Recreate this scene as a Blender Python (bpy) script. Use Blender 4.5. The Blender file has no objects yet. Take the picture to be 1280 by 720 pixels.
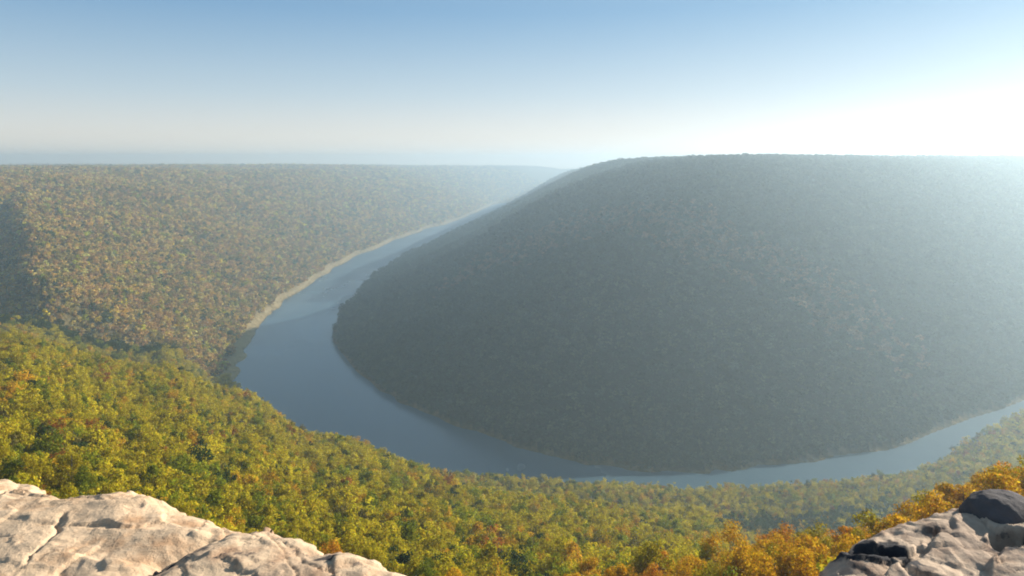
import bpy, math, random
import numpy as np

random.seed(7)
rng = np.random.default_rng(11)
R = math.radians
CAM_Z = 300.0          # eye above the river (river surface is z = 0)
F = 914.0              # focal length in photo pixels (1280 wide)
HY = 203.0             # row of the eye-level horizon in the photo
SUN_EL, SUN_AZ = 20.0, 61.0    # azimuth: degrees to the right of straight ahead

scene = bpy.context.scene
col = bpy.data.collections.new('scene_objects')
scene.collection.children.link(col)

# ------------------------------------------------------------------ noise
_perm = np.random.default_rng(3).permutation(4096)
_gr = np.random.default_rng(4).uniform(0, 2 * np.pi, 4096)
def perlin(x, y, seed=0):
    x = np.asarray(x, dtype=np.float64) + seed * 17.31; y = np.asarray(y, dtype=np.float64) - seed * 9.77
    xi = np.floor(x).astype(np.int64); yi = np.floor(y).astype(np.int64)
    xf = x - xi; yf = y - yi
    def g(ix, iy, dx, dy):
        a = _gr[_perm[(ix + _perm[iy & 4095]) & 4095]]
        return np.cos(a) * dx + np.sin(a) * dy
    u = xf * xf * xf * (xf * (xf * 6 - 15) + 10); v = yf * yf * yf * (yf * (yf * 6 - 15) + 10)
    a = g(xi, yi, xf, yf) * (1 - u) + g(xi + 1, yi, xf - 1, yf) * u
    b = g(xi, yi + 1, xf, yf - 1) * (1 - u) + g(xi + 1, yi + 1, xf - 1, yf - 1) * u
    return (a * (1 - v) + b * v) * 1.5
def fbm(x, y, octs=4, seed=0):
    s = 0; a = 1.0; t = 0
    for k in range(octs):
        s = s + a * perlin(x, y, seed + k * 3); t += a
        a *= .5; x = x * 2.03; y = y * 2.03
    return s / t
def sstep(a, b, x):
    t = np.clip((x - a) / (b - a), 0, 1); return t * t * (3 - 2 * t)

# ------------------------------------------------------------------ terrain
def catmull(P, n=6):
    P = np.array(P, float); Q = np.vstack([2 * P[0] - P[1], P, 2 * P[-1] - P[-2]]); out = []
    for i in range(1, len(Q) - 2):
        p0, p1, p2, p3 = Q[i - 1:i + 3]
        for k in range(n):
            t = k / n
            out.append(.5 * ((2 * p1) + (-p0 + p2) * t + (2 * p0 - 5 * p1 + 4 * p2 - p3) * t * t + (-p0 + 3 * p1 - 3 * p2 + p3) * t ** 3))
    out.append(P[-1]); return np.array(out)
inner = catmull([(3600, 1500), (2300, 1480), (1500, 1350), (1000, 1120), (642, 917), (387, 768), (245, 723), (164, 706), (88, 722), (8, 775), (-90, 860), (-184, 985),
                 (-262, 1133), (-305, 1264), (-335, 1428), (-360, 1746), (-358, 2077), (-320, 2448), (-255, 2980), (-165, 3808), (20, 4985), (500, 5900), (1500, 6600), (3600, 7000)])
outer = catmull([(3600, 1330), (2300, 1300), (1500, 1170), (1100, 1060), (800, 955), (600, 850), (452, 748), (350, 688), (173, 660), (47, 675), (-74, 700), (-184, 760),
                 (-280, 840), (-345, 930), (-400, 1060), (-436, 1220), (-472, 1392), (-492, 1594), (-500, 2077), (-474, 2563), (-405, 3152), (-255, 3974), (-80, 5376),
                 (380, 6300), (1400, 7050), (3600, 7400)])
_jr = np.random.default_rng(77)
def jag(Pp):
    t = np.gradient(Pp, axis=0); t /= np.linalg.norm(t, axis=1)[:, None]; nn = np.stack([-t[:, 1], t[:, 0]], -1)
    amp = 2.5 + Pp[:, 1:2] / 500
    return Pp + nn * np.clip(_jr.normal(size=(len(Pp), 1)), -1.6, 1.6) * amp
inner, outer = jag(inner), jag(outer)
creek = catmull([(-385, 985), (-440, 930), (-520, 880), (-600, 850), (-900, 760), (-1300, 610), (-1900, 400)])
creek_z = np.interp(np.arange(len(creek)), np.array([0, 6, 12, 18, 24, 30, 36]), [2, 8, 30, 70, 150, 215, 255])

draw = catmull([(-420, 1730), (-240, 1710), (-60, 1715), (130, 1800), (380, 1960), (720, 2160)])
draw_z = np.interp(np.arange(len(draw)), [0, 6, 12, 18, 24, 30], [0, 12, 55, 150, 235, 290])

draw2 = catmull([(-640, 855), (-740, 1000), (-860, 1190), (-1010, 1480), (-1100, 1800)])
draw2_z = np.interp(np.arange(len(draw2)), [0, 6, 12, 18, 24], [35, 90, 150, 225, 275])

def seg_dist(x, y, P, vals=None):
    best = np.full(x.shape, 1e12); bv = np.zeros(x.shape)
    for i in range(len(P) - 1):
        ax, ay = P[i]; bx, by = P[i + 1]
        dx, dy = bx - ax, by - ay; L = dx * dx + dy * dy + 1e-9
        t = np.clip(((x - ax) * dx + (y - ay) * dy) / L, 0, 1)
        d = (x - ax - t * dx) ** 2 + (y - ay - t * dy) ** 2
        m = d < best
        best = np.where(m, d, best)
        if vals is not None: bv = np.where(m, vals[i] * (1 - t) + vals[i + 1] * t, bv)
    d = np.sqrt(best)
    return (d, bv) if vals is not None else d
poly = np.vstack([inner, outer[::-1]])
def inside(x, y, P):
    c = np.zeros(x.shape, bool); n = len(P)
    for i in range(n):
        x1, y1 = P[i]; x2, y2 = P[(i + 1) % n]
        if y1 == y2: continue
        m = ((y1 > y) != (y2 > y)) & (x < (x2 - x1) * (y - y1) / (y2 - y1) + x1)
        c ^= m
    return c
spurpoly = np.vstack([inner, [(9000, 7000), (9000, 1500)]])

# camera-side slope: for each bearing (x/y) ground heights at distances y
NC = {
 -.70: [(0, 296.0), (6, 294), (20, 276), (60, 256), (150, 229), (250, 212), (400, 190), (520, 170), (600, 140), (700, 118), (860, 118)],
 -.48: [(0, 296.0), (6, 294), (20, 275), (60, 254), (140, 225), (250, 197), (400, 166), (560, 138), (650, 84), (780, 58), (860, 66)],
 -.37: [(0, 296.0), (6, 294), (20, 274), (60, 252), (130, 222), (250, 190), (400, 150), (600, 106), (700, 44), (850, 8), (930, 5)],
 -.26: [(0, 296.0), (6, 294), (20, 274), (60, 250), (130, 221), (220, 190), (350, 150), (520, 100), (610, 46), (700, 13), (760, 5)],
  0.0: [(0, 296.0), (6, 294), (20, 272), (60, 246), (110, 226), (200, 188), (300, 148), (400, 110), (440, 94), (520, 38), (600, 24), (690, 4)],
  .25: [(0, 296.0), (6, 294), (20, 274), (60, 252), (100, 238), (170, 200), (280, 146), (400, 96), (440, 84), (520, 34), (600, 20), (660, 4)],
  .37: [(0, 296.0), (6, 294), (20, 276), (60, 256), (95, 245), (150, 208), (280, 138), (430, 62), (520, 28), (600, 17), (670, 4)],
  .50: [(0, 296.0), (6, 294), (20, 279), (60, 260), (90, 249), (150, 211), (300, 130), (450, 56), (560, 22), (640, 12), (690, 4)],
  .70: [(0, 296.0), (6, 294), (20, 284), (60, 266), (85, 258), (150, 222), (300, 150), (500, 70), (650, 26), (740, 17), (835, 4)],
}
NU = np.array(sorted(NC)); YS = np.array([0, 3, 6, 12, 20, 35, 60, 85, 110, 140, 170, 200, 250, 300, 350, 400, 440, 480, 520, 560, 600, 650, 700, 760, 820, 900, 1000])
NT = np.array([np.interp(YS, [p[0] for p in NC[u]], [p[1] for p in NC[u]]) for u in NU])
def near_h(u, yy):
    u = np.clip(u, NU[0], NU[-1]); yy = np.clip(yy, 0, 999.9)
    iu = np.clip(np.searchsorted(NU, u, side='right') - 1, 0, len(NU) - 2); fu = (u - NU[iu]) / (NU[iu + 1] - NU[iu]); fu = fu * fu * (3 - 2 * fu)
    iy = np.clip(np.searchsorted(YS, yy, side='right') - 1, 0, len(YS) - 2); fy = (yy - YS[iy]) / (YS[iy + 1] - YS[iy])
    return (NT[iu, iy] * (1 - fu) + NT[iu + 1, iy] * fu) * (1 - fy) + (NT[iu, iy + 1] * (1 - fu) + NT[iu + 1, iy + 1] * fu) * fy
NEARARM = 11 * 6 + 1
FD = np.array([0, 8, 25, 60, 110, 150, 220, 300, 380, 450, 540, 640, 760, 900, 1400, 99999])
FZ = np.array([0.2, 3, 11, 35, 74, 101, 146, 190, 224, 247, 270, 284, 291, 295, 299, 299]) / 299.0
camside = np.vstack([[(9000, 1330)], outer[:int(13.6 * 6)], creek, [(-9000, 200), (-9000, -30000), (9000, -30000)]])

def smin(a, b, k):
    h = np.clip(.5 + .5 * (b - a) / k, 0, 1); return b * (1 - h) + a * h - k * h * (1 - h)

def height(x, y, full=False):
    x = np.asarray(x, float); y = np.asarray(y, float)
    r = np.hypot(x, y)
    di, do = seg_dist(x, y, inner), seg_dist(x, y, outer)
    dr = np.minimum(di, do); wet = inside(x, y, poly)
    spur = inside(x, y, spurpoly) & ~wet
    top = 272 + 11 * fbm(x / 1500, y / 1500, 2, 5)
    top = np.where(spur, 311 - 46 * (1 - sstep(-150, 420, x)) * (1 - sstep(1900, 2300, y)) + 5 * fbm(x / 900, y / 900, 2, 8) - 30 * sstep(2000, 3600, y), top)
    top = np.where(spur, top * (1 - .34 * (1 - sstep(-270, 110, x)) * (1 - sstep(2000, 2500, y))), top)
    top = np.where(spur, top * (1 - .28 * (1 - sstep(-60, 340, x)) * sstep(1750, 2100, y) * (1 - sstep(4800, 5600, y))), top)
    # gullies: push the distance about so that the walls get ribs
    wav = fbm(x / 420, y / 420, 3, 21)
    dd = dr * (1 + np.where(spur, .11, .32) * wav * sstep(40, 260, dr))
    rough = fbm(x / 140, y / 140, 4, 31)
    fd = np.interp(dd, FD, FZ)
    da, db = seg_dist(x, y, inner[:NEARARM]), seg_dist(x, y, inner[NEARARM - 1:])
    fs = np.minimum(np.interp(da * (1 + .05 * wav), FD * .76, FZ), np.interp(db * (1 + .05 * wav), FD, FZ))
    fd = np.where(spur, fs, fd)
    z = fd * top + rough * np.where(spur, 4, 7) * np.clip(dr / 120, 0, 1)
    # knobs and side draws of the far plateau edge
    far = sstep(2300, 3200, y) * sstep(150, 700, dr) * (~spur)
    z = z - far * 26 * np.clip(fbm(x / 600 + 3, y / 900, 2, 41) + .15, 0, 1)
    dq, zq = seg_dist(x, y, draw, draw_z)
    z = np.where(spur, smin(z, zq + np.interp(dq, FD * .72, FZ) * 300, 14), z)
    dq, zq = seg_dist(x, y, draw2, draw2_z)
    z = np.where(~spur & ~wet, smin(z, zq + np.interp(dq, FD * .75, FZ) * 300, 18), z)
    dc, zc = seg_dist(x, y, creek, creek_z)
    zc2 = zc + np.interp(dc, FD * .9, FZ) * 295
    left = ~spur & ~wet
    z = np.where(left, smin(z, zc2, 22), z)
    cs = inside(x, y, camside) & ~wet
    th = np.arctan2(x, y); thc = np.clip(th, -.62, .62)
    g = near_h(np.tan(thc), r * np.cos(thc))
    g = g + rough * 5 * sstep(60, 300, r) * sstep(0, 80, dr)
    back = sstep(.85, 1.5, np.abs(th)) * sstep(3, 60, r)
    g = g * (1 - back) + (297 + 8 * fbm(x / 300, y / 300, 3, 2) * sstep(20, 200, r)) * back
    g = np.where(dr < 60, np.minimum(g, .8 + dr * .28 + np.clip(dr - 30, 0, 99) * .8), g)
    z = np.where(cs, g, z)
    z = np.where(wet, -np.minimum(dr * .25, 5) - .1, z)
    # keep a small fringe above water at the banks
    z = np.where(~wet, np.maximum(z, np.minimum(.15 + dr * .12, 1.2)), z)
    if full: return z, dr, spur, cs, wet
    return z

def link(o, parent=None):
    col.objects.link(o)
    if parent is not None: o.parent = parent
    return o
def mesh_np(name, verts, quads, mat=None, smooth=True):
    me = bpy.data.meshes.new(name)
    verts = np.asarray(verts, np.float32); quads = np.asarray(quads, np.int32); k = quads.shape[1]
    me.vertices.add(len(verts)); me.vertices.foreach_set('co', verts.ravel())
    me.loops.add(quads.size); me.loops.foreach_set('vertex_index', quads.ravel())
    me.polygons.add(len(quads)); me.polygons.foreach_set('loop_start', np.arange(0, quads.size, k, dtype=np.int32))
    me.polygons.foreach_set('loop_total', np.full(len(quads), k, np.int32))
    me.polygons.foreach_set('use_smooth', np.full(len(quads), smooth))
    me.update(calc_edges=True); me.validate()
    if mat: me.materials.append(mat)
    return me

# ------------------------------------------------------------------ materials
def newmat(name):
    m = bpy.data.materials.new(name); m.use_nodes = True
    nt = m.node_tree; nt.nodes.clear()
    return m, nt.nodes, nt.links
def ramp(n, stops, inter='LINEAR'):
    r = n.new('ShaderNodeValToRGB'); r.color_ramp.interpolation = inter
    e = r.color_ramp.elements
    while len(e) < len(stops): e.new(.5)
    for q, (p, c) in zip(e, stops): q.position = p; q.color = (*c, 1)
    return r
def noise(n, l, vec, scale, detail=4, rough=.55):
    t = n.new('ShaderNodeTexNoise'); t.inputs['Scale'].default_value = scale; t.inputs['Detail'].default_value = detail; t.inputs['Roughness'].default_value = rough
    if vec is not None: l.new(vec, t.inputs['Vector'])
    return t

def leaf_material(name, base=None, thin=.42):
    """base None: the colour of each tree comes with its point (forest); else one colour"""
    m, n, l = newmat(name)
    out = n.new('ShaderNodeOutputMaterial')
    geo = n.new('ShaderNodeNewGeometry')
    if base is None:
        a = n.new('ShaderNodeAttribute'); a.attribute_type = 'INSTANCER'; a.attribute_name = 'tint'; c = a.outputs['Color']
    else:
        rgb = n.new('ShaderNodeRGB'); rgb.outputs[0].default_value = (*base, 1); c = rgb.outputs[0]
    hsv = n.new('ShaderNodeHueSaturation')
    mr = n.new('ShaderNodeMapRange'); mr.inputs['To Min'].default_value = .55; mr.inputs['To Max'].default_value = 1.5
    l.new(geo.outputs['Random Per Island'], mr.inputs['Value']); l.new(mr.outputs[0], hsv.inputs['Value'])
    mh = n.new('ShaderNodeMath'); mh.operation = 'MULTIPLY'; mh.inputs[1].default_value = 7.31; l.new(geo.outputs['Random Per Island'], mh.inputs[0])
    fr = n.new('ShaderNodeMath'); fr.operation = 'FRACT'; l.new(mh.outputs[0], fr.inputs[0])
    m2 = n.new('ShaderNodeMapRange'); m2.inputs['To Min'].default_value = .475; m2.inputs['To Max'].default_value = .52
    l.new(fr.outputs[0], m2.inputs['Value']); l.new(m2.outputs[0], hsv.inputs['Hue'])
    l.new(c, hsv.inputs['Color'])
    d = n.new('ShaderNodeBsdfDiffuse'); t = n.new('ShaderNodeBsdfTranslucent'); mx = n.new('ShaderNodeMixShader'); mx.inputs[0].default_value = thin
    l.new(hsv.outputs[0], d.inputs[0]); l.new(hsv.outputs[0], t.inputs[0]); l.new(d.outputs[0], mx.inputs[1]); l.new(t.outputs[0], mx.inputs[2])
    l.new(mx.outputs[0], out.inputs[0])
    return m

def bark_material():
    m, n, l = newmat('bark'); out = n.new('ShaderNodeOutputMaterial'); b = n.new('ShaderNodeBsdfPrincipled')
    tc = n.new('ShaderNodeTexCoord'); ns = noise(n, l, tc.outputs['Object'], 6); r = ramp(n, [(.3, (.05, .038, .028)), (.7, (.16, .13, .10))])
    l.new(ns.outputs['Fac'], r.inputs[0]); l.new(r.outputs[0], b.inputs['Base Color']); b.inputs['Roughness'].default_value = .9
    l.new(b.outputs[0], out.inputs[0]); return m

def ground_material():
    m, n, l = newmat('forest_ground'); out = n.new('ShaderNodeOutputMaterial'); b = n.new('ShaderNodeBsdfPrincipled')
    tc = n.new('ShaderNodeTexCoord')
    n1 = noise(n, l, tc.outputs['Object'], .09, 5, .7); n2 = noise(n, l, tc.outputs['Object'], .004, 3)
    r1 = ramp(n, [(.3, (.045, .040, .018)), (.52, (.11, .085, .035)), (.72, (.19, .135, .06))])
    l.new(n1.outputs['Fac'], r1.inputs[0])
    att = n.new('ShaderNodeAttribute'); att.attribute_name = 'bank'
    n3 = noise(n, l, tc.outputs['Object'], .05, 4); rs = ramp(n, [(.3, (.24, .19, .09)), (.7, (.36, .27, .13))]); l.new(n3.outputs['Fac'], rs.inputs[0])
    mx = n.new('ShaderNodeMix'); mx.data_type = 'RGBA'; l.new(att.outputs['Fac'], mx.inputs[0]); l.new(r1.outputs[0], mx.inputs[6]); l.new(rs.outputs[0], mx.inputs[7])
    sh = n.new('ShaderNodeAttribute'); sh.attribute_name = 'spur_shade'  # mask that darkens the floor under the spur woods, shade painted in
    m5 = n.new('ShaderNodeMix'); m5.data_type = 'RGBA'; l.new(sh.outputs['Fac'], m5.inputs[0]); l.new(mx.outputs[2], m5.inputs[6]); m5.inputs[7].default_value = (.022, .030, .020, 1); l.new(m5.outputs[2], b.inputs['Base Color'])
    b.inputs['Roughness'].default_value = 1; b.inputs['Specular IOR Level'].default_value = .1
    bp = n.new('ShaderNodeBump'); bp.inputs['Strength'].default_value = 1; bp.inputs['Distance'].default_value = 6
    n4 = noise(n, l, tc.outputs['Object'], .12, 3); l.new(n4.outputs['Fac'], bp.inputs['Height']); l.new(bp.outputs[0], b.inputs['Normal'])
    l.new(b.outputs[0], out.inputs[0]); return m

def water_material():
    m, n, l = newmat('river_water'); out = n.new('ShaderNodeOutputMaterial'); b = n.new('ShaderNodeBsdfPrincipled')
    b.inputs['Base Color'].default_value = (.06, .11, .14, 1); b.inputs['Roughness'].default_value = .12; b.inputs['IOR'].default_value = 1.33
    tc = n.new('ShaderNodeTexCoord'); mp = n.new('ShaderNodeMapping'); mp.inputs['Scale'].default_value = (1, .45, 1); l.new(tc.outputs['Object'], mp.inputs['Vector'])
    ns = noise(n, l, mp.outputs[0], .35, 4, .6); bp = n.new('ShaderNodeBump'); bp.inputs['Strength'].default_value = .22; bp.inputs['Distance'].default_value = .25
    l.new(ns.outputs['Fac'], bp.inputs['Height']); l.new(bp.outputs[0], b.inputs['Normal'])
    n2 = noise(n, l, mp.outputs[0], .012, 4, .6); mr = n.new('ShaderNodeMapRange'); mr.inputs['From Min'].default_value = .35; mr.inputs['From Max'].default_value = .65
    mr.inputs['To Min'].default_value = .08; mr.inputs['To Max'].default_value = .2; l.new(n2.outputs['Fac'], mr.inputs['Value'])
    sx = n.new('ShaderNodeSeparateXYZ'); l.new(tc.outputs['Object'], sx.inputs[0])
    wx = n.new('ShaderNodeMapRange'); wx.inputs['From Min'].default_value = -150; wx.inputs['From Max'].default_value = 330; wx.inputs['To Max'].default_value = .30; l.new(sx.outputs['X'], wx.inputs['Value'])
    wy = n.new('ShaderNodeMapRange'); wy.inputs['From Min'].default_value = 1200; wy.inputs['From Max'].default_value = 2400; wy.inputs['To Max'].default_value = .30; l.new(sx.outputs['Y'], wy.inputs['Value'])
    a1 = n.new('ShaderNodeMath'); l.new(wx.outputs[0], a1.inputs[0]); l.new(wy.outputs[0], a1.inputs[1])
    a2 = n.new('ShaderNodeMath'); l.new(a1.outputs[0], a2.inputs[0]); l.new(mr.outputs[0], a2.inputs[1]); l.new(a2.outputs[0], b.inputs['Roughness'])
    a3 = n.new('ShaderNodeMath'); a3.operation = 'MULTIPLY_ADD'; a3.inputs[1].default_value = 2.2; a3.inputs[2].default_value = .2; l.new(a1.outputs[0], a3.inputs[0]); l.new(a3.outputs[0], bp.inputs['Strength'])
    l.new(b.outputs[0], out.inputs[0]); return m

def rock_material(name, light, mid, dark, lichen=.5):
    m, n, l = newmat(name); out = n.new('ShaderNodeOutputMaterial'); b = n.new('ShaderNodeBsdfPrincipled')
    tc = n.new('ShaderNodeTexCoord'); P = tc.outputs['Object']
    n1 = noise(n, l, P, 1.6, 8, .62); r1 = ramp(n, [(.32, mid), (.5, light), (.62, tuple(min(1, c * 1.12) for c in light)), (.75, mid)]); l.new(n1.outputs['Fac'], r1.inputs[0])
    # pinkish stains
    n2 = noise(n, l, P, 4.2, 5, .6); f2 = ramp(n, [(.5, (0, 0, 0)), (.68, (1, 1, 1))]); l.new(n2.outputs['Fac'], f2.inputs[0])
    mx = n.new('ShaderNodeMix'); mx.data_type = 'RGBA'; l.new(f2.outputs[0], mx.inputs[0]); l.new(r1.outputs[0], mx.inputs[6]); mx.inputs[7].default_value = (mid[0] * 1.0, mid[1] * .88, mid[2] * .80, 1)
    # black lichen, plus shade of hollows and crevices painted through the dark mask
    n3 = noise(n, l, P, 7.5, 8, .68); f3 = ramp(n, [(.60, (0, 0, 0)), (.66, (1, 1, 1))]); l.new(n3.outputs['Fac'], f3.inputs[0])
    ml = n.new('ShaderNodeMath'); ml.operation = 'MULTIPLY'; ml.inputs[1].default_value = lichen; l.new(f3.outputs[0], ml.inputs[0])
    att = n.new('ShaderNodeAttribute'); att.attribute_name = 'dark'
    mm = n.new('ShaderNodeMath'); mm.operation = 'MAXIMUM'; l.new(ml.outputs[0], mm.inputs[0]); l.new(att.outputs['Fac'], mm.inputs[1])
    mx2 = n.new('ShaderNodeMix'); mx2.data_type = 'RGBA'; l.new(mm.outputs[0], mx2.inputs[0]); l.new(mx.outputs[2], mx2.inputs[6]); mx2.inputs[7].default_value = (*dark, 1)
    l.new(mx2.outputs[2], b.inputs['Base Color']); b.inputs['Roughness'].default_value = .92; b.inputs['Specular IOR Level'].default_value = .25
    n4 = noise(n, l, P, 14, 8, .7); bp = n.new('ShaderNodeBump'); bp.inputs['Strength'].default_value = .55; bp.inputs['Distance'].default_value = .035
    l.new(n4.outputs['Fac'], bp.inputs['Height'])
    n5 = noise(n, l, P, 60, 4, .6); bp2 = n.new('ShaderNodeBump'); bp2.inputs['Strength'].default_value = .4; bp2.inputs['Distance'].default_value = .008
    l.new(n5.outputs['Fac'], bp2.inputs['Height']); l.new(bp.outputs[0], bp2.inputs['Normal']); l.new(bp2.outputs[0], b.inputs['Normal'])
    l.new(b.outputs[0], out.inputs[0]); return m

M_GROUND, M_WATER, M_BARK = ground_material(), water_material(), bark_material()
M_FOREST = leaf_material('forest_leaves')
M_TREE = {'yellow_green': leaf_material('leaves_yellow_green', (.34, .28, .014)), 'green': leaf_material('leaves_green', (.13, .155, .012)),
          'golden': leaf_material('leaves_golden', (.55, .33, .015)), 'orange': leaf_material('leaves_orange', (.52, .25, .018))}

# ------------------------------------------------------------------ terrain sheet (finer towards the viewpoint)
nr = 640; rad = np.geomspace(1.5, 7200, nr)
tha = np.concatenate([np.linspace(-44, 44, 620), np.linspace(44, 316, 150)[1:-1]]); tha = np.radians(tha); nth = len(tha)
RR, TT = np.meshgrid(rad, tha, indexing='ij'); GX = RR * np.sin(TT); GY = RR * np.cos(TT)
GZ, GDR, GSP, GCS, GWET = height(GX, GY, True)
# soften the sheet a little along both directions (not at the water)
for _ in range(2):
    S = GZ.copy(); S[1:-1] = (GZ[:-2] + 2 * GZ[1:-1] + GZ[2:]) / 4; S = (np.roll(S, 1, 1) + 2 * S + np.roll(S, -1, 1)) / 4
    k = np.clip(GDR / 40, 0, 1) * (~GWET) * (RR > 15); GZ = GZ * (1 - k) + S * k
ii = np.arange(nr - 1)[:, None] * nth; jj = np.arange(nth)[None]; j2 = (jj + 1) % nth
quads = np.stack([ii + jj, ii + nth + jj, ii + nth + j2, ii + j2], -1).reshape(-1, 4)[:, ::-1]
V = np.stack([GX, GY, GZ], -1).reshape(-1, 3)
cen = np.array([[0, 0, 296.0]]); V = np.vstack([V, cen])
me = mesh_np('ground', V, quads, M_GROUND)
bank = (1 - sstep(13, 23, GDR + 3 * fbm(GX / 30, GY / 30, 2, 9))) * (~GWET) * (~GSP) * (GY > 950) * .95
a = me.attributes.new('bank', 'FLOAT', 'POINT'); a.data.foreach_set('value', np.append(bank.ravel(), 0).astype(np.float32))
a = me.attributes.new('spur_shade', 'FLOAT', 'POINT'); a.data.foreach_set('value', np.append((GSP & (GDR > 6)).astype(np.float32).ravel(), 0).astype(np.float32))  # spur floor darkened: its shade is put into the colour
ground = link(bpy.data.objects.new('ground', me)); ground['kind'] = 'structure'; ground['label'] = 'leaf-strewn forest floor of the river gorge'

runmax = np.maximum.accumulate((GZ - CAM_Z) / RR, axis=0)
def sheet(arr, x, y):
    r = np.hypot(x, y); th = np.arctan2(x, y)
    fi = np.clip(np.log(r / 1.5) / np.log(7200 / 1.5) * (nr - 1), 0, nr - 1.001); fj = np.clip((th + R(44)) / R(88) * 619, 0, 618.999)
    i = fi.astype(int); j = fj.astype(int); a, b = fi - i, fj - j
    return (arr[i, j] * (1 - a) * (1 - b) + arr[i + 1, j] * a * (1 - b) + arr[i, j + 1] * (1 - a) * b + arr[i + 1, j + 1] * a * b)

# river
w = 14000
me = mesh_np('river', [(-w, -w, 0), (w, -w, 0), (w, w, 0), (-w, w, 0)], [(0, 1, 2, 3)], M_WATER)
# only where the channel runs
RV = []; RQ = []
ni, no = len(inner), len(outer); K = 260
ti = np.linspace(0, ni - 1, K); to = np.linspace(0, no - 1, K)
def samp(P, t): return np.stack([np.interp(t, np.arange(len(P)), P[:, 0]), np.interp(t, np.arange(len(P)), P[:, 1])], -1)
# triangulated through the polygon: a wide flat sheet kept below the banks
me = mesh_np('river', [(-1500, 500, 0), (4200, 500, 0), (4200, 7800, 0), (-1500, 7800, 0)], [(0, 1, 2, 3)], M_WATER)
river = link(bpy.data.objects.new('river', me)); river['kind'] = 'structure'; river['label'] = 'still blue-grey river bending round the wooded spur'

# ------------------------------------------------------------------ tree meshes
def crown_mesh(name, seed, rx, h0, h1, clumps, leaves, ls, mat, clump_r=.34):
    g = np.random.default_rng(seed)
    H = h1 - h0; zc = h0 + H * .5
    C = []
    while len(C) < clumps:
        p = g.normal(size=3); p /= np.linalg.norm(p); rr = g.uniform(.45, .95)
        q = p * rr; 
        if q[2] < -.55 and g.random() < .6: continue
        wdt = 1 - .35 * max(0, q[2]) - .25 * max(0, -q[2])
        C.append((q[0] * rx * wdt * g.uniform(.8, 1.15), q[1] * rx * wdt * g.uniform(.8, 1.15), zc + q[2] * H * .5, g.uniform(.7, 1.25)))
    C = np.array(C)
    n = clumps * leaves
    ci = np.repeat(np.arange(clumps), leaves)
    d = g.normal(size=(n, 3)); d /= np.linalg.norm(d, axis=1)[:, None]
    rr = g.uniform(.35, 1.05, n) ** .6
    cr = clump_r * rx * C[ci, 3]
    P = C[ci, :3] + d * (rr * cr)[:, None] * np.array([1, 1, .75])
    nrm = d + g.normal(size=(n, 3)) * .55 + np.array([0, 0, .35]); nrm /= np.linalg.norm(nrm, axis=1)[:, None]
    t = np.cross(nrm, g.normal(size=(n, 3))); t /= np.linalg.norm(t, axis=1)[:, None]; b = np.cross(nrm, t)
    s = ls * g.uniform(.6, 1.3, n)[:, None]
    Q = np.stack([P - t * s, P - b * s * .6, P + t * s, P + b * s * .6], 1).reshape(-1, 3)
    return mesh_np(name, Q, np.arange(n * 4).reshape(-1, 4), mat, smooth=False), C
def trunk_mesh(name, seed, h, r, C, nl=7):
    g = np.random.default_rng(seed); V = []; Fc = []
    def tube(pts, rs, k=7):
        b = len(V); pts = np.array(pts)
        for i, (p, rr) in enumerate(zip(pts, rs)):
            d = pts[min(i + 1, len(pts) - 1)] - pts[max(i - 1, 0)]; d = d / np.linalg.norm(d)
            u = np.cross(d, [.3, 1, .2]); u /= np.linalg.norm(u); v = np.cross(d, u)
            for a in range(k): V.append(p + rr * (math.cos(a / k * 6.2832) * u + math.sin(a / k * 6.2832) * v))
        for i in range(len(pts) - 1):
            for a in range(k): Fc.append((b + i * k + a, b + i * k + (a + 1) % k, b + (i + 1) * k + (a + 1) % k, b + (i + 1) * k + a))
    ben = g.normal(size=2) * .25
    ax = lambda t: np.array([ben[0] * math.sin(t * 3), ben[1] * math.sin(t * 2.5), h * t - .6])
    tube([ax(t) for t in np.linspace(0, .95, 8)], r * (1.25 - np.linspace(0, 1, 8) * 1.1))
    for q in C[g.permutation(len(C))[:nl]]:
        t0 = np.clip((q[2] / h) * .72, .25, .85); s = ax(t0); e = np.array(q[:3]); mid = (s + e) / 2 + np.array([0, 0, -.2])
        tube([s, mid, e], [r * .42, r * .28, r * .08], 5)
    return mesh_np(name, V, Fc, M_BARK)

NEAR = []
for k in range(7):
    cm, C = crown_mesh('crown', 100 + k, rx=2.9 + .35 * (k % 3), h0=1.6, h1=9.2 + (k % 3), clumps=30, leaves=170, ls=.15, mat=M_TREE['green'], clump_r=.30)
    tm = trunk_mesh('trunk', 100 + k, 9.0 + (k % 3), .17, C)
    NEAR.append((cm, tm))

def hidden_source(name, me):
    o = bpy.data.objects.new(name, me); return o
src_mid = bpy.data.collections.new('mid_tree_shapes'); src_far = bpy.data.collections.new('far_tree_shapes'); src_dark = bpy.data.collections.new('dark_tree_shapes')
M_SPUR_SHADE = leaf_material('spur_leaves', thin=.06)  # low translucency and dark tints put the spur's shade into its foliage
for k in range(6):
    cm, C = crown_mesh('tree_shape', 200 + k, rx=3.1 + .3 * (k % 3), h0=1.2, h1=9.0 + (k % 3), clumps=18, leaves=48, ls=.33, mat=M_FOREST, clump_r=.36)
    src_mid.objects.link(bpy.data.objects.new('mid_tree_shape', cm))
for k in range(6):
    cm, C = crown_mesh('tree_shape', 300 + k, rx=3.3 + .3 * (k % 3), h0=.3, h1=7.4 + .8 * (k % 3), clumps=9, leaves=13, ls=.95, mat=M_FOREST, clump_r=.42)
    src_far.objects.link(bpy.data.objects.new('far_tree_shape', cm))
    cm2 = cm.copy(); cm2.materials.clear(); cm2.materials.append(M_SPUR_SHADE); src_dark.objects.link(bpy.data.objects.new('dark_tree_shape', cm2))

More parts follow.
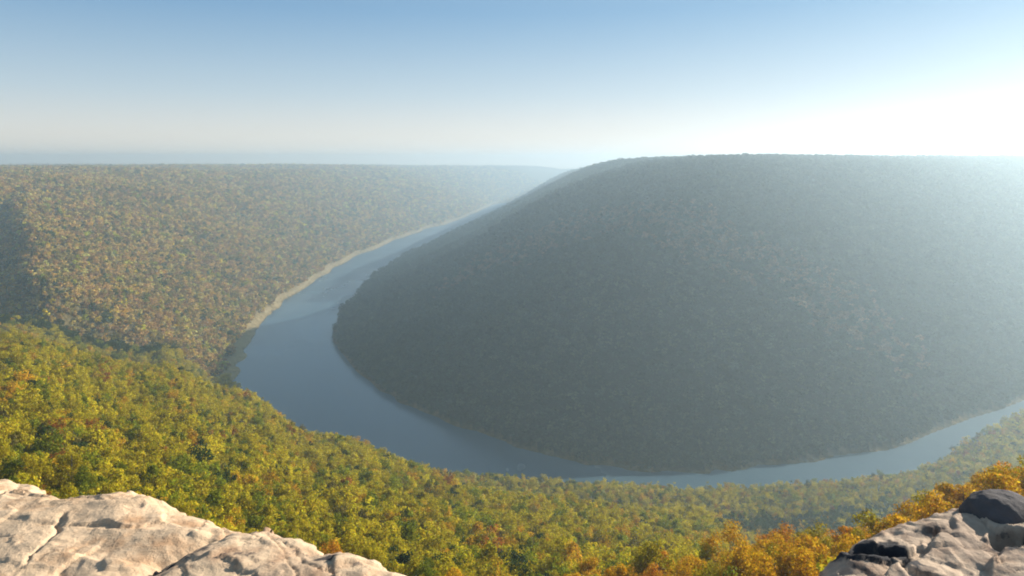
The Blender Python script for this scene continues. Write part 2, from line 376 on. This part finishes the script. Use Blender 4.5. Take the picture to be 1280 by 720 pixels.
# ------------------------------------------------------------------ where trees stand
def candidates(y0, y1, sp, ulim=.82, extra=60):
    """jittered grid over the view sector between distances y0 and y1"""
    xm = y1 * ulim + extra
    xs = np.arange(-xm, xm, sp); ys = np.arange(y0, y1, sp)
    X, Y = np.meshgrid(xs, ys); X = X.ravel(); Y = Y.ravel()
    m = np.abs(X) < Y * ulim + extra; X, Y = X[m], Y[m]
    X = X + rng.uniform(-.45, .45, len(X)) * sp; Y = Y + rng.uniform(-.45, .45, len(Y)) * sp
    return X, Y
PTS = []
for y0, y1, sp, base in [(14, 300, 3.8, .72), (300, 760, 4.1, .74), (760, 1300, 7.0, 1.25), (1300, 2200, 8.2, 1.45), (2200, 3600, 11.5, 1.9), (3600, 6500, 19, 3.0)]:
    X, Y = candidates(y0, y1, sp)
    z, dr, spur, cs, wet = height(X, Y, True)
    zs = sheet(GZ, X, Y); r = np.hypot(X, Y)
    th = np.arctan2(X, Y)
    vis = (zs + 14 * base + 22 - CAM_Z) / r > sheet(runmax, X, Y) - .0005
    pxx = 640 + F * X / Y; pyt = HY - F * (zs + 9.5 * base - CAM_Z) / Y
    tall = (Y < 150) & (pyt < np.interp(pxx, [-200, 0, 160, 300, 520, 640, 850, 1000, 1050, 1100, 1180, 1280, 1500], [570, 582, 600, 640, 690, 690, 655, 640, 628, 616, 600, 576, 540]) - 8)
    ok = ~tall & ~wet & vis & (dr + 5 * fbm(X / 25, Y / 25, 2, 91) > np.where(spur | cs, 3, 16)) & (r > 14)
    S = base * (1 + .22 * rng.normal(size=len(X))); S = np.clip(S, .6 * base, 1.6 * base)
    top_y = HY - F * (zs + 10.5 * S - CAM_Z) / Y
    ok &= ~((Y < 150) & (top_y < np.interp(pxx, [-200, 0, 160, 300, 520, 640, 850, 1000, 1050, 1100, 1180, 1280, 1500], [550, 560, 585, 625, 680, 690, 655, 636, 626, 612, 598, 574, 540]) - 12)) & ~(Y < 55)
    S = np.where(spur, S * 1.22, S)
    PTS.append(np.stack([X, Y, zs - .25 * base, S, spur, cs, dr], -1)[ok])
P = np.vstack(PTS)
X, Y, Z, S, SP, CS, DR = P.T
SP = SP > .5; CS = CS > .5
pal = {  # leaf colours, some with shade or lens flare painted in
 'yg': (.36, .30, .014), 'gr': (.17, .19, .012), 'dg': (.035, .055, .014), 'go': (.42, .26, .015), 'or': (.27, .115, .018), 'br': (.20, .125, .045), 'ol': (.15, .125, .030), 'tan': (.36, .24, .07), 'flare': (.125, .085, .040), 'sp': (.030, .048, .030), 'sg': (.045, .060, .03)}
pk = list(pal); PC = np.array([pal[k] for k in pk])
def choose(n, probs, x, y, seed):
    p = np.array([probs.get(k, 0) for k in pk], float); p /= p.sum(); cdf = np.cumsum(p)
    q = .5 + .5 * np.clip(fbm(x / 60, y / 60, 3, seed) * 1.1, -1, 1)
    u = np.clip(.62 * rng.random(n) + .38 * q, 0, .9999)
    # flatten
    u = np.argsort(np.argsort(u)) / n
    return np.searchsorted(cdf, u)
idx = np.zeros(len(X), int)
m = CS; idx[m] = choose(m.sum(), {'dg': .035, 'gr': .18, 'yg': .62, 'go': .09, 'or': .01, 'ol': .035}, X[m], Y[m], 51)
m = ~CS & ~SP; idx[m] = choose(m.sum(), {'dg': .08, 'gr': .03, 'ol': .27, 'br': .24, 'tan': .33, 'go': .05}, X[m], Y[m], 52)
m = SP; idx[m] = choose(m.sum(), {'sp': .55, 'sg': .45}, X[m], Y[m], 53)  # very dark greens paint the spur's shade into its crowns
flare_arc = np.array([(-60, 1260), (0, 1220), (76, 1160), (148, 1124), (236, 985), (323, 952), (396, 928), (450, 925)])  # lens-flare arc across the spur, painted as brown-tinted crowns
ds = seg_dist(X, Y, flare_arc) + 26 * fbm(X / 90, Y / 90, 3, 61)
m = SP & (rng.random(len(X)) < .62 * (1 - sstep(10, 85, ds))); idx[m] = pk.index('flare')
gully = np.array([(-230, 690), (-150, 640), (-60, 585), (0, 535), (110, 515), (220, 530), (300, 560)])
m = CS & (seg_dist(X, Y, gully) < 34) & (rng.random(len(X)) < .75); idx[m] = pk.index('dg')  # gully shade painted as dark green crowns
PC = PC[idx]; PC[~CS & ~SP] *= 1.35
m = (seg_dist(X, Y, creek[9:]) < 62) & (rng.random(len(X)) < .85) & ~SP; idx[m] = pk.index('dg')  # shade of the ravine painted into trees along the creek
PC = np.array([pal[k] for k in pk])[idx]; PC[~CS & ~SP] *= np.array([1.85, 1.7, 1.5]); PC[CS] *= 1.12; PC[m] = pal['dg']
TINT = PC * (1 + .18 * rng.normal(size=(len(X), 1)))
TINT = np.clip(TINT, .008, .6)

# the 300 near trees that show largest are trees of their own
size = S * 9 / Y * F; px = 640 + F * X / Y; py = HY - F * (Z + 6 * S - CAM_Z) / Y
infr = (px > -30) & (px < 1310) & (py < 760) & (Y > 15)
order = np.argsort(-np.where(infr & CS, size, 0))
pick = []
zt = (Z + 9 * S - CAM_Z) / np.hypot(X, Y)
for i in order:
    if len(pick) >= 300 or not infr[i]: break
    # hidden behind nearer terrain?
    if zt[i] < sheet(runmax, X[i:i + 1], Y[i:i + 1])[0]: continue
    pick.append(i)
pick = np.array(pick); print('near trees', len(pick), 'from', Y[pick].min(), 'to', Y[pick].max(), 'all', len(X))
keep = np.ones(len(X), bool); keep[pick] = False; keep &= ~(CS & (Y < 15))

def tint_of(i):
    x, y = X[i], Y[i]; u = x / y
    h = rng.random()
    patch = .5 + .5 * float(fbm(np.array([x / 22.0]), np.array([y / 22.0]), 2, 77)[0])
    if y < 135 and u > .10: pr = [('golden', .54), ('orange', .07), ('yellow_green', .29), ('green', .10)]
    elif y < 120 and u > -.2: pr = [('golden', .38), ('orange', .07), ('yellow_green', .37), ('green', .18)]
    elif u > -.3: pr = [('golden', .20), ('orange', .07), ('yellow_green', .46), ('green', .27)]
    else: pr = [('golden', .12), ('orange', .03), ('yellow_green', .50), ('green', .35)]
    h = min(.999, .6 * h + .4 * patch * 1.0); s = 0
    for k, p in pr:
        s += p
        if h < s: return k
    return pr[-1][0]

# shown coordinates, to word labels by place
pk_rows = []
for i in pick:
    pk_rows.append((i, px[i], py[i], size[i], tint_of(i)))
word = {'golden': 'golden yellow', 'orange': 'orange', 'yellow_green': 'yellow-green', 'green': 'green'}
def place_words(x, y, yy):
    if x < 170: a = 'behind the upper left rock ledge'
    elif x < 330: a = 'behind the crevice between the two left ledges'
    elif x < 520: a = 'behind the speckled left ledge'
    elif x < 700: a = 'just right of the speckled left ledge'
    elif x < 860: a = 'midway between the left and right rocks'
    elif x < 1020: a = 'just left of the right outcrop'
    elif x < 1190: a = 'behind the right outcrop'
    else: a = 'behind the dark boulder'
    return a
groups = {}
for row in sorted(pk_rows, key=lambda r: r[3], reverse=True):
    groups.setdefault((row[4], place_words(row[1], row[2], 0)), []).append(row)
lab = {}
ords = ['nearest', 'second nearest', 'third nearest', 'fourth nearest', 'fifth nearest', 'sixth nearest']
for (c, a), rows in groups.items():
    rows.sort(key=lambda r: Y[r[0]])
    for k, r in enumerate(rows):
        g = 'autumn trees on the slope below the rocks'
        if k < 6: l = f'{ords[k]} {word[c]} tree {a}'
        else: l = f'smaller {word[c]} tree further down the slope {a}'; g = f'further {word[c]} trees {a}'
        lab[r[0]] = (l, g)
first = {}
for n_, (i, x_, y_, s_, c) in enumerate(pk_rows):
    k = int(rng.integers(len(NEAR))); cm, tm = NEAR[k]
    root = link(bpy.data.objects.new('autumn_tree', None)); root.empty_display_size = .5
    root.location = (X[i], Y[i], Z[i]); root.rotation_euler = (0, 0, rng.uniform(0, 6.28)); sc = S[i]
    root.scale = (sc * rng.uniform(.9, 1.12), sc * rng.uniform(.9, 1.12), sc * rng.uniform(.92, 1.15))
    root['label'], root['group'] = lab[i]; root['category'] = 'tree'
    t = bpy.data.objects.new('trunk', tm); link(t, root)
    o = bpy.data.objects.new('crown', cm); link(o, root)
    o.material_slots[0].link = 'OBJECT'; o.material_slots[0].material = M_TREE[c]

# ------------------------------------------------------------------ the woods as three masses
def instancer(name, m, src, label):
    n = int(m.sum())
    me = bpy.data.meshes.new(name); me.vertices.add(n)
    me.vertices.foreach_set('co', np.stack([X[m], Y[m], Z[m]], -1).astype(np.float32).ravel())
    a = me.attributes.new('tint', 'FLOAT_COLOR', 'POINT'); a.data.foreach_set('color', np.hstack([TINT[m], np.ones((n, 1))]).astype(np.float32).ravel())
    a = me.attributes.new('rot', 'FLOAT_VECTOR', 'POINT'); r = np.zeros((n, 3)); r[:, 2] = rng.uniform(0, 6.28, n); r[:, :2] = rng.normal(size=(n, 2)) * .06
    a.data.foreach_set('vector', r.astype(np.float32).ravel())
    a = me.attributes.new('sc', 'FLOAT_VECTOR', 'POINT'); s = np.stack([S[m] * rng.uniform(.88, 1.15, n), S[m] * rng.uniform(.88, 1.15, n), S[m] * rng.uniform(.85, 1.2, n)], -1)
    big = np.clip(S[m], 1, 9); s[:, 2] /= big ** .45
    a.data.foreach_set('vector', s.astype(np.float32).ravel())
    a = me.attributes.new('pick', 'INT', 'POINT'); a.data.foreach_set('value', rng.integers(0, 6, n).astype(np.int32))
    o = link(bpy.data.objects.new(name, me)); o['kind'] = 'stuff'; o['label'] = label
    ng = bpy.data.node_groups.new(name + '_nodes', 'GeometryNodeTree')
    ng.interface.new_socket('Geometry', in_out='INPUT', socket_type='NodeSocketGeometry'); ng.interface.new_socket('Geometry', in_out='OUTPUT', socket_type='NodeSocketGeometry')
    N = ng.nodes; L = ng.links
    gi = N.new('NodeGroupInput'); go = N.new('NodeGroupOutput'); ip = N.new('GeometryNodeInstanceOnPoints')
    ci = N.new('GeometryNodeCollectionInfo'); ci.inputs['Collection'].default_value = src; ci.inputs['Separate Children'].default_value = True; ci.inputs['Reset Children'].default_value = True
    def na(nm, t):
        q = N.new('GeometryNodeInputNamedAttribute'); q.data_type = t; q.inputs['Name'].default_value = nm; return [s for s in q.outputs if s.enabled and s.name == 'Attribute'][0]
    L.new(gi.outputs[0], ip.inputs['Points']); L.new(ci.outputs[0], ip.inputs['Instance']); ip.inputs['Pick Instance'].default_value = True
    L.new(na('pick', 'INT'), ip.inputs['Instance Index']); L.new(na('rot', 'FLOAT_VECTOR'), ip.inputs['Rotation']); L.new(na('sc', 'FLOAT_VECTOR'), ip.inputs['Scale'])
    L.new(ip.outputs[0], go.inputs[0])
    md = o.modifiers.new('plant', 'NODES'); md.node_group = ng
    return o
nearm = keep & CS & (Y < 520)
# one mass on this side: mid shapes near, plain shapes further down
o1 = instancer('slope_forest', keep & CS, src_mid, 'dense yellow-green autumn forest covering the slope below the rocks')
o2 = instancer('hillside_forest', keep & ~CS & ~SP, src_far, 'olive and brown forest covering the sunlit left side of the gorge')
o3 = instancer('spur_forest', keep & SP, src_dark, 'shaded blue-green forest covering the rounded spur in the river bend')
print('forest', (keep & CS).sum(), (keep & ~CS & ~SP).sum(), (keep & SP).sum())

# ------------------------------------------------------------------ rocks
def pw(pxx, pyy, z):
    yy = (CAM_Z - z) * F / (pyy - HY); return ((pxx - 640) / F * yy, yy)
def cells(A, B, size, seed, tiltamp, offamp):
    a = A / size; b = B / size; ia = np.floor(a).astype(int); ib = np.floor(b).astype(int)
    best = np.full(A.shape, 1e9); sec = np.full(A.shape, 1e9); out = np.zeros(A.shape)
    for da in (-1, 0, 1):
        for db in (-1, 0, 1):
            ca, cb = ia + da, ib + db
            h = _perm[(ca + _perm[(cb + seed * 7) & 4095]) & 4095]; h2 = _perm[(h + 911) & 4095]; h3 = _perm[(h + 1733) & 4095]; h4 = _perm[(h + 2911) & 4095]; h5 = _perm[(h + 77) & 4095]
            xa = ca + h / 4096; xb = cb + h2 / 4096; d = (a - xa) ** 2 + (b - xb) ** 2
            v = ((a - xa) * (h3 / 4096 - .5) + (b - xb) * (h4 / 4096 - .5)) * 2 * tiltamp * size + (h5 / 4096 - .5) * 2 * offamp
            m = d < best; sec = np.where(m, best, np.minimum(sec, d)); out = np.where(m, v, out); best = np.where(m, d, best)
    return out, np.sqrt(sec) - np.sqrt(best)
def rock(name, outline, z0, tilt, seed, mat, label, res=.0125, ledge=.05, pits=(), darks=(), rise=None, drop=3.2, strike=.5, amp=.10, edge=.16, facet=1.0):
    O = np.array(outline); lo = O.min(0) - .28; hi = O.max(0) + .28
    xs = np.arange(lo[0], hi[0], res); ys = np.arange(lo[1], hi[1], res)
    A, B = np.meshgrid(xs, ys, indexing='ij')
    ins = inside(A, B, O) if False else None
    c = np.zeros(A.shape, bool); n = len(O)
    for i in range(n):
        x1, y1 = O[i]; x2, y2 = O[(i + 1) % n]
        if y1 == y2: continue
        c ^= ((y1 > B) != (y2 > B)) & (A < (x2 - x1) * (B - y1) / (y2 - y1) + x1)
    d = seg_dist(A, B, np.vstack([O, O[:1]])); d = np.where(c, d, -d)
    d = d + .07 + .07 * fbm(A * 2.2, B * 2.2, 4, seed + 1) + .02 * perlin(A * 14, B * 14, seed)
    s = A * math.cos(strike) + B * math.sin(strike); t = -A * math.sin(strike) + B * math.cos(strike)
    base = z0 + tilt[0] * (A - O[:, 0].mean()) + tilt[1] * (B - O[:, 1].mean())
    if rise: base = base + rise(A, B)
    big = amp * fbm(A * .9, B * .9, 4, seed)
    # weathered ledges: saw-tooth across the bedding, each broken along its length
    q = t * 2.6 + .9 * fbm(A * .9, B * .9, 3, seed + 5) + .15 * perlin(s * 3, t * 8, seed + 4); fq = q - np.floor(q)
    led = ledge * (fq - 1.0 * sstep(.86, 1.0, fq)) * (.4 + np.clip(perlin(s * 1.1, np.floor(q) * 3.7, seed + 6) + .5, 0, 1.2))
    q2 = s * 1.5 + 1.4 * fbm(A * 1.3, B * 1.3, 3, seed + 15); f2 = np.abs(q2 - np.round(q2)); crk = -.06 * (1 - sstep(0, .05, f2)) * sstep(.0, .3, perlin(A * 1.2, B * 1.2, seed + 9))
    fine = .018 * fbm(A * 6, B * 6, 4, seed + 7) + .010 * (1 - np.abs(fbm(A * 11, B * 11, 3, seed + 11)) * 4)
    wa = A + .10 * fbm(A * 2.5, B * 2.5, 4, seed + 21); wb = B + .10 * fbm(A * 2.5, B * 2.5, 4, seed + 25)
    c1, e1 = cells(wa * 1.0, wb * 1.7, .85, seed, .10 * facet, .035 * facet); c2, e2 = cells(wa + .3, wb * 1.5, .27, seed + 3, .16 * facet, .014 * facet); c3, e3 = cells(wa, wb, .09, seed + 5, .18 * facet, .004 * facet)
    fine = .008 * fbm(A * 6, B * 6, 5, seed + 7)
    z = base + big + led * .8 + crk * .5 + fine + c1 + c2 + c3 - .022 * facet * (1 - sstep(0, .035, e1)) * sstep(-.1, .3, perlin(A * 1.3, B * 1.3, seed + 31))
    for (x, y, rx, ry, ang, dep) in pits:
        ca, sa = math.cos(ang), math.sin(ang); u = ((A - x) * ca + (B - y) * sa) / rx; v = (-(A - x) * sa + (B - y) * ca) / ry
        z = z - dep * (1 - sstep(.55, 1.15, np.sqrt(u * u + v * v) + .35 * fbm(A * 4, B * 4, 3, seed + 13)))
    e = np.clip(d / edge, -40, 1)
    z = z - (.12 * (1 - np.clip(e, 0, 1)) ** 2)
    out = np.clip(-d, 0, .45); z = z - out * 11
    dk = np.zeros(A.shape)
    for (x, y, rx, ry, ang, st) in darks:
        ca, sa = math.cos(ang), math.sin(ang); u = ((A - x) * ca + (B - y) * sa) / rx; v = (-(A - x) * sa + (B - y) * ca) / ry
        dk = np.maximum(dk, st * (1 - sstep(.7, 1.0, np.sqrt(u * u + v * v) + 1.1 * fbm(A * 6, B * 9, 5, seed + 14))))
    keepv = d > -.25
    N0, N1 = A.shape; idn = np.arange(N0 * N1).reshape(N0, N1)
    f = keepv[:-1, :-1] & keepv[1:, :-1] & keepv[1:, 1:] & keepv[:-1, 1:]
    Q = np.stack([idn[:-1, :-1][f], idn[1:, :-1][f], idn[1:, 1:][f], idn[:-1, 1:][f]], -1)
    used, inv = np.unique(Q, return_inverse=True); Q = inv.reshape(Q.shape)
    VV = np.stack([A, B, z], -1).reshape(-1, 3)[used]; dkv = dk.ravel()[used]
    # close it: skirt down to a flat underside
    ed = np.concatenate([Q[:, [0, 1]], Q[:, [1, 2]], Q[:, [2, 3]], Q[:, [3, 0]]]); key = np.sort(ed, 1); kk = key[:, 0].astype(np.int64) * 10 ** 7 + key[:, 1]
    u_, ix, cnt = np.unique(kk, return_index=True, return_counts=True); be = ed[ix[cnt == 1]]
    bv, inv2 = np.unique(be, return_inverse=True); inv2 = inv2.reshape(be.shape)
    low = VV[bv].copy(); low[:, 2] = z0 - drop; base_i = len(VV)
    VV = np.vstack([VV, low]); dkv = np.append(dkv, np.zeros(len(low)))
    sk = np.stack([be[:, 1], be[:, 0], base_i + inv2[:, 0], base_i + inv2[:, 1]], -1)
    Q = np.vstack([Q, sk])
    ctr = np.array([O[:, 0].mean(), O[:, 1].mean(), z0 - drop])
    me = mesh_np(name, VV - ctr, Q, mat)
    a = me.attributes.new('dark', 'FLOAT', 'POINT'); a.data.foreach_set('value', dkv.astype(np.float32))
    o = link(bpy.data.objects.new(name, me)); o.location = ctr
    o['label'] = label; o['category'] = 'rock'
    return o
ZR = 297.5
M_R1 = rock_material('sandstone_pale', (.60, .44, .285), (.47, .33, .205), (.045, .042, .045), .35)
M_R2 = rock_material('sandstone_speckled', (.55, .41, .27), (.42, .30, .20), (.04, .038, .042), .75)
M_R3 = rock_material('sandstone_weathered', (.50, .38, .27), (.31, .23, .17), (.03, .03, .034), .6)
M_R4 = rock_material('black_rock', (.11, .10, .098), (.065, .062, .062), (.02, .02, .022), .6)  # near-black base colour for the boulder
A_ = [pw(*p, ZR) for p in [(-380, 575), (-200, 585), (-40, 575), (0, 589), (40, 598), (78, 616), (110, 611), (160, 607), (205, 622), (250, 636), (290, 656), (240, 682), (175, 712), (120, 745), (60, 800), (-300, 860)]]
rock('upper_rock_ledge', A_, ZR, (.0, -.03), 3, M_R1, 'pale beige upper rock ledge in the bottom left corner', amp=.09, strike=.15, ledge=.03, facet=.28, edge=.3)
B_ = [pw(*p, ZR) for p in [(178, 722), (235, 690), (285, 660), (330, 655), (370, 668), (400, 688), (440, 684), (480, 700), (590, 726), (650, 765), (680, 860), (620, 1500), (-200, 1500), (40, 830), (120, 750)]]
rock('lower_rock_ledge', B_, ZR + .02, (-.02, .0), 9, M_R2, 'speckled beige rock ledge with dark crevice, right of the pale ledge', amp=.08, strike=.6, ledge=.03, facet=.38, edge=.3,
     darks=[(*pw(250, 672, ZR), .28, .07, .5, .9), (*pw(205, 705, ZR), .26, .08, .45, .95), (*pw(130, 712, ZR), .16, .08, .2, .9), (*pw(405, 700, ZR), .07, .05, .3, .9), (*pw(300, 662, ZR), .12, .04, .1, .8), (*pw(350, 672, ZR), .06, .03, .1, .8)])  # crevice shade painted as dark ellipses, plus small dark marks
C_ = [pw(*p, ZR) for p in [(1015, 722), (1060, 694), (1100, 668), (1140, 660), (1185, 634), (1215, 622), (1290, 622), (1400, 610), (1650, 600), (1750, 900), (1500, 1200), (1100, 1200), (960, 800)]]
rock('right_rock_outcrop', C_, ZR, (.0, .0), 17, M_R3, 'rough weathered brown rock outcrop in the bottom right corner', amp=.10, strike=.62, ledge=.08, facet=.6, edge=.22,
     pits=[(*pw(1098, 698, ZR), .17, .07, .1, .09), (*pw(1262, 676, ZR), .17, .09, .5, .16)],
     darks=[(*pw(1096, 698, ZR), .27, .17, .1, 1), (*pw(1262, 678, ZR), .18, .10, .5, 1), (*pw(1165, 668, ZR), .16, .06, .3, .55), (*pw(1160, 716, ZR), .10, .04, .3, .6)])  # shade of hollow and cleft painted black, plus lesser dark marks
# black boulder lodged on the right outcrop
def boulder(name, c, rad3, rot, seed, mat, label):
    nu, nv = 96, 56; V = []
    u = np.linspace(0, 2 * np.pi, nu, endpoint=False); v = np.linspace(0, np.pi, nv)
    U, W = np.meshgrid(u, v, indexing='ij')
    D = np.stack([np.cos(U) * np.sin(W), np.sin(U) * np.sin(W), np.cos(W)], -1)
    D2 = np.sign(D) * np.abs(D) ** .85
    g = 1 + .10 * fbm(D[..., 0] * 1.4 + D[..., 2] * 1.1, D[..., 1] * 1.4 - D[..., 2] * .7, 4, seed) + .03 * fbm(D[..., 0] * 7 + D[..., 2] * 3, D[..., 1] * 7 - D[..., 2] * 4, 3, seed + 1)
    Pp = D2 * g[..., None] * np.array(rad3); ca, sa = math.cos(rot), math.sin(rot)
    Pp = np.stack([Pp[..., 0] * ca - Pp[..., 1] * sa, Pp[..., 0] * sa + Pp[..., 1] * ca, Pp[..., 2]], -1).reshape(-1, 3)
    idn = np.arange(nu * nv).reshape(nu, nv); i2 = np.roll(idn, -1, 0)
    Q = np.stack([idn[:, :-1], idn[:, 1:], i2[:, 1:], i2[:, :-1]], -1).reshape(-1, 4)
    me = mesh_np(name, Pp, Q, mat); o = link(bpy.data.objects.new(name, me)); o.location = c; o['label'] = label; o['category'] = 'boulder'
    return o
bx_, by_ = pw(1252, 642, ZR)
boulder('black_boulder', (bx_, by_, ZR - .06), (.27, .22, .20), .3, 5, M_R4, 'smooth black rounded boulder lodged in the right outcrop')

# ------------------------------------------------------------------ air
HZ_DENS, HZ_ANI = 0.00026, 0.60
hx, hy0, hy1, hz0, hz1 = 7300, -7300, 7300, -8.0, 372.0
vs = [(sx * hx, yy, zz) for zz in (hz0, hz1) for yy in (hy0, hy1) for sx in (-1, 1)]
fs = [(0, 2, 3, 1), (4, 5, 7, 6), (0, 1, 5, 4), (2, 6, 7, 3), (0, 4, 6, 2), (1, 3, 7, 5)]
hm, n, l = newmat('haze_air'); out = n.new('ShaderNodeOutputMaterial'); pv = n.new('ShaderNodeVolumePrincipled')
pv.inputs['Color'].default_value = (.69, .885, 1, 1); pv.inputs['Density'].default_value = HZ_DENS; pv.inputs['Anisotropy'].default_value = HZ_ANI
l.new(pv.outputs[0], out.inputs['Volume'])
me = bpy.data.meshes.new('haze'); me.from_pydata(vs, [], fs); me.update(); me.materials.append(hm)
o = link(bpy.data.objects.new('haze', me)); o['kind'] = 'stuff'; o['label'] = 'pale blue haze filling the gorge'; o.display_type = 'WIRE'

# ------------------------------------------------------------------ sky, sun, camera
world = bpy.data.worlds.new('World'); scene.world = world; world.use_nodes = True
n = world.node_tree.nodes; l = world.node_tree.links; n.clear()
wo = n.new('ShaderNodeOutputWorld'); bg = n.new('ShaderNodeBackground'); sk = n.new('ShaderNodeTexSky')
sk.sky_type = 'NISHITA'; sk.sun_disc = False; sk.sun_elevation = R(SUN_EL); sk.sun_rotation = R(SUN_AZ); sk.altitude = 1500; sk.air_density = 1.0; sk.dust_density = .12; sk.ozone_density = 1.2
bg.inputs['Strength'].default_value = .158
tc = n.new('ShaderNodeTexCoord'); sp_ = n.new('ShaderNodeSeparateXYZ'); l.new(tc.outputs['Generated'], sp_.inputs[0])
rp = ramp(n, [(0.0, (1.65, 1.46, 1.38)), (.035, (1.50, 1.37, 1.30)), (.09, (1.13, 1.21, 1.29)), (.20, (.64, .91, 1.18)), (.5, (.80, .9, 1.0))]); l.new(sp_.outputs['Z'], rp.inputs[0])
mt = n.new('ShaderNodeMix'); mt.data_type = 'RGBA'; mt.blend_type = 'MULTIPLY'; mt.inputs[0].default_value = 1
def vm(op, a, b):
    q = n.new('ShaderNodeVectorMath'); q.operation = op
    for k, v in ((0, a), (1, b)):
        if isinstance(v, tuple): q.inputs[k].default_value = v
        else: l.new(v, q.inputs[k])
    return q.outputs[0]
den = vm('ADD', vm('MULTIPLY', sk.outputs[0], (.38, .38, .38)), (1, 1, 1))
l.new(vm('DIVIDE', sk.outputs[0], den), mt.inputs[6])
l.new(rp.outputs[0], mt.inputs[7])
l.new(mt.outputs[2], bg.inputs[0]); l.new(bg.outputs[0], wo.inputs[0])
sl = bpy.data.lights.new('sun', 'SUN'); sl.energy = 5.0; sl.angle = R(.53); sl.color = (1, .91, .79)
so = link(bpy.data.objects.new('sun', sl)); so.location = (400, 300, 900)
from mathutils import Vector
sd = Vector((math.sin(R(SUN_AZ)) * math.cos(R(SUN_EL)), math.cos(R(SUN_AZ)) * math.cos(R(SUN_EL)), math.sin(R(SUN_EL))))
so.rotation_euler = sd.to_track_quat('Z', 'Y').to_euler()
cam = bpy.data.cameras.new('camera'); co = link(bpy.data.objects.new('camera', cam)); co.location = (0, 0, CAM_Z); co.rotation_euler = (R(90), 0, 0)
cam.sensor_width = 36; cam.lens = F / 1280 * 36; cam.shift_y = -(360 - HY) / 1280; cam.clip_start = .1; cam.clip_end = 60000
scene.camera = co
scene.view_settings.view_transform = 'Standard'; scene.view_settings.look = 'None'; scene.view_settings.exposure = 1.03; scene.view_settings.gamma = 1
scene.render.engine = 'CYCLES'
c = scene.cycles
c.use_denoising = True; c.denoiser = 'OPENIMAGEDENOISE'; c.max_bounces = 6; c.diffuse_bounces = 2; c.glossy_bounces = 2; c.transmission_bounces = 3; c.volume_bounces = 3; c.transparent_max_bounces = 4
c.filter_width = 1.9
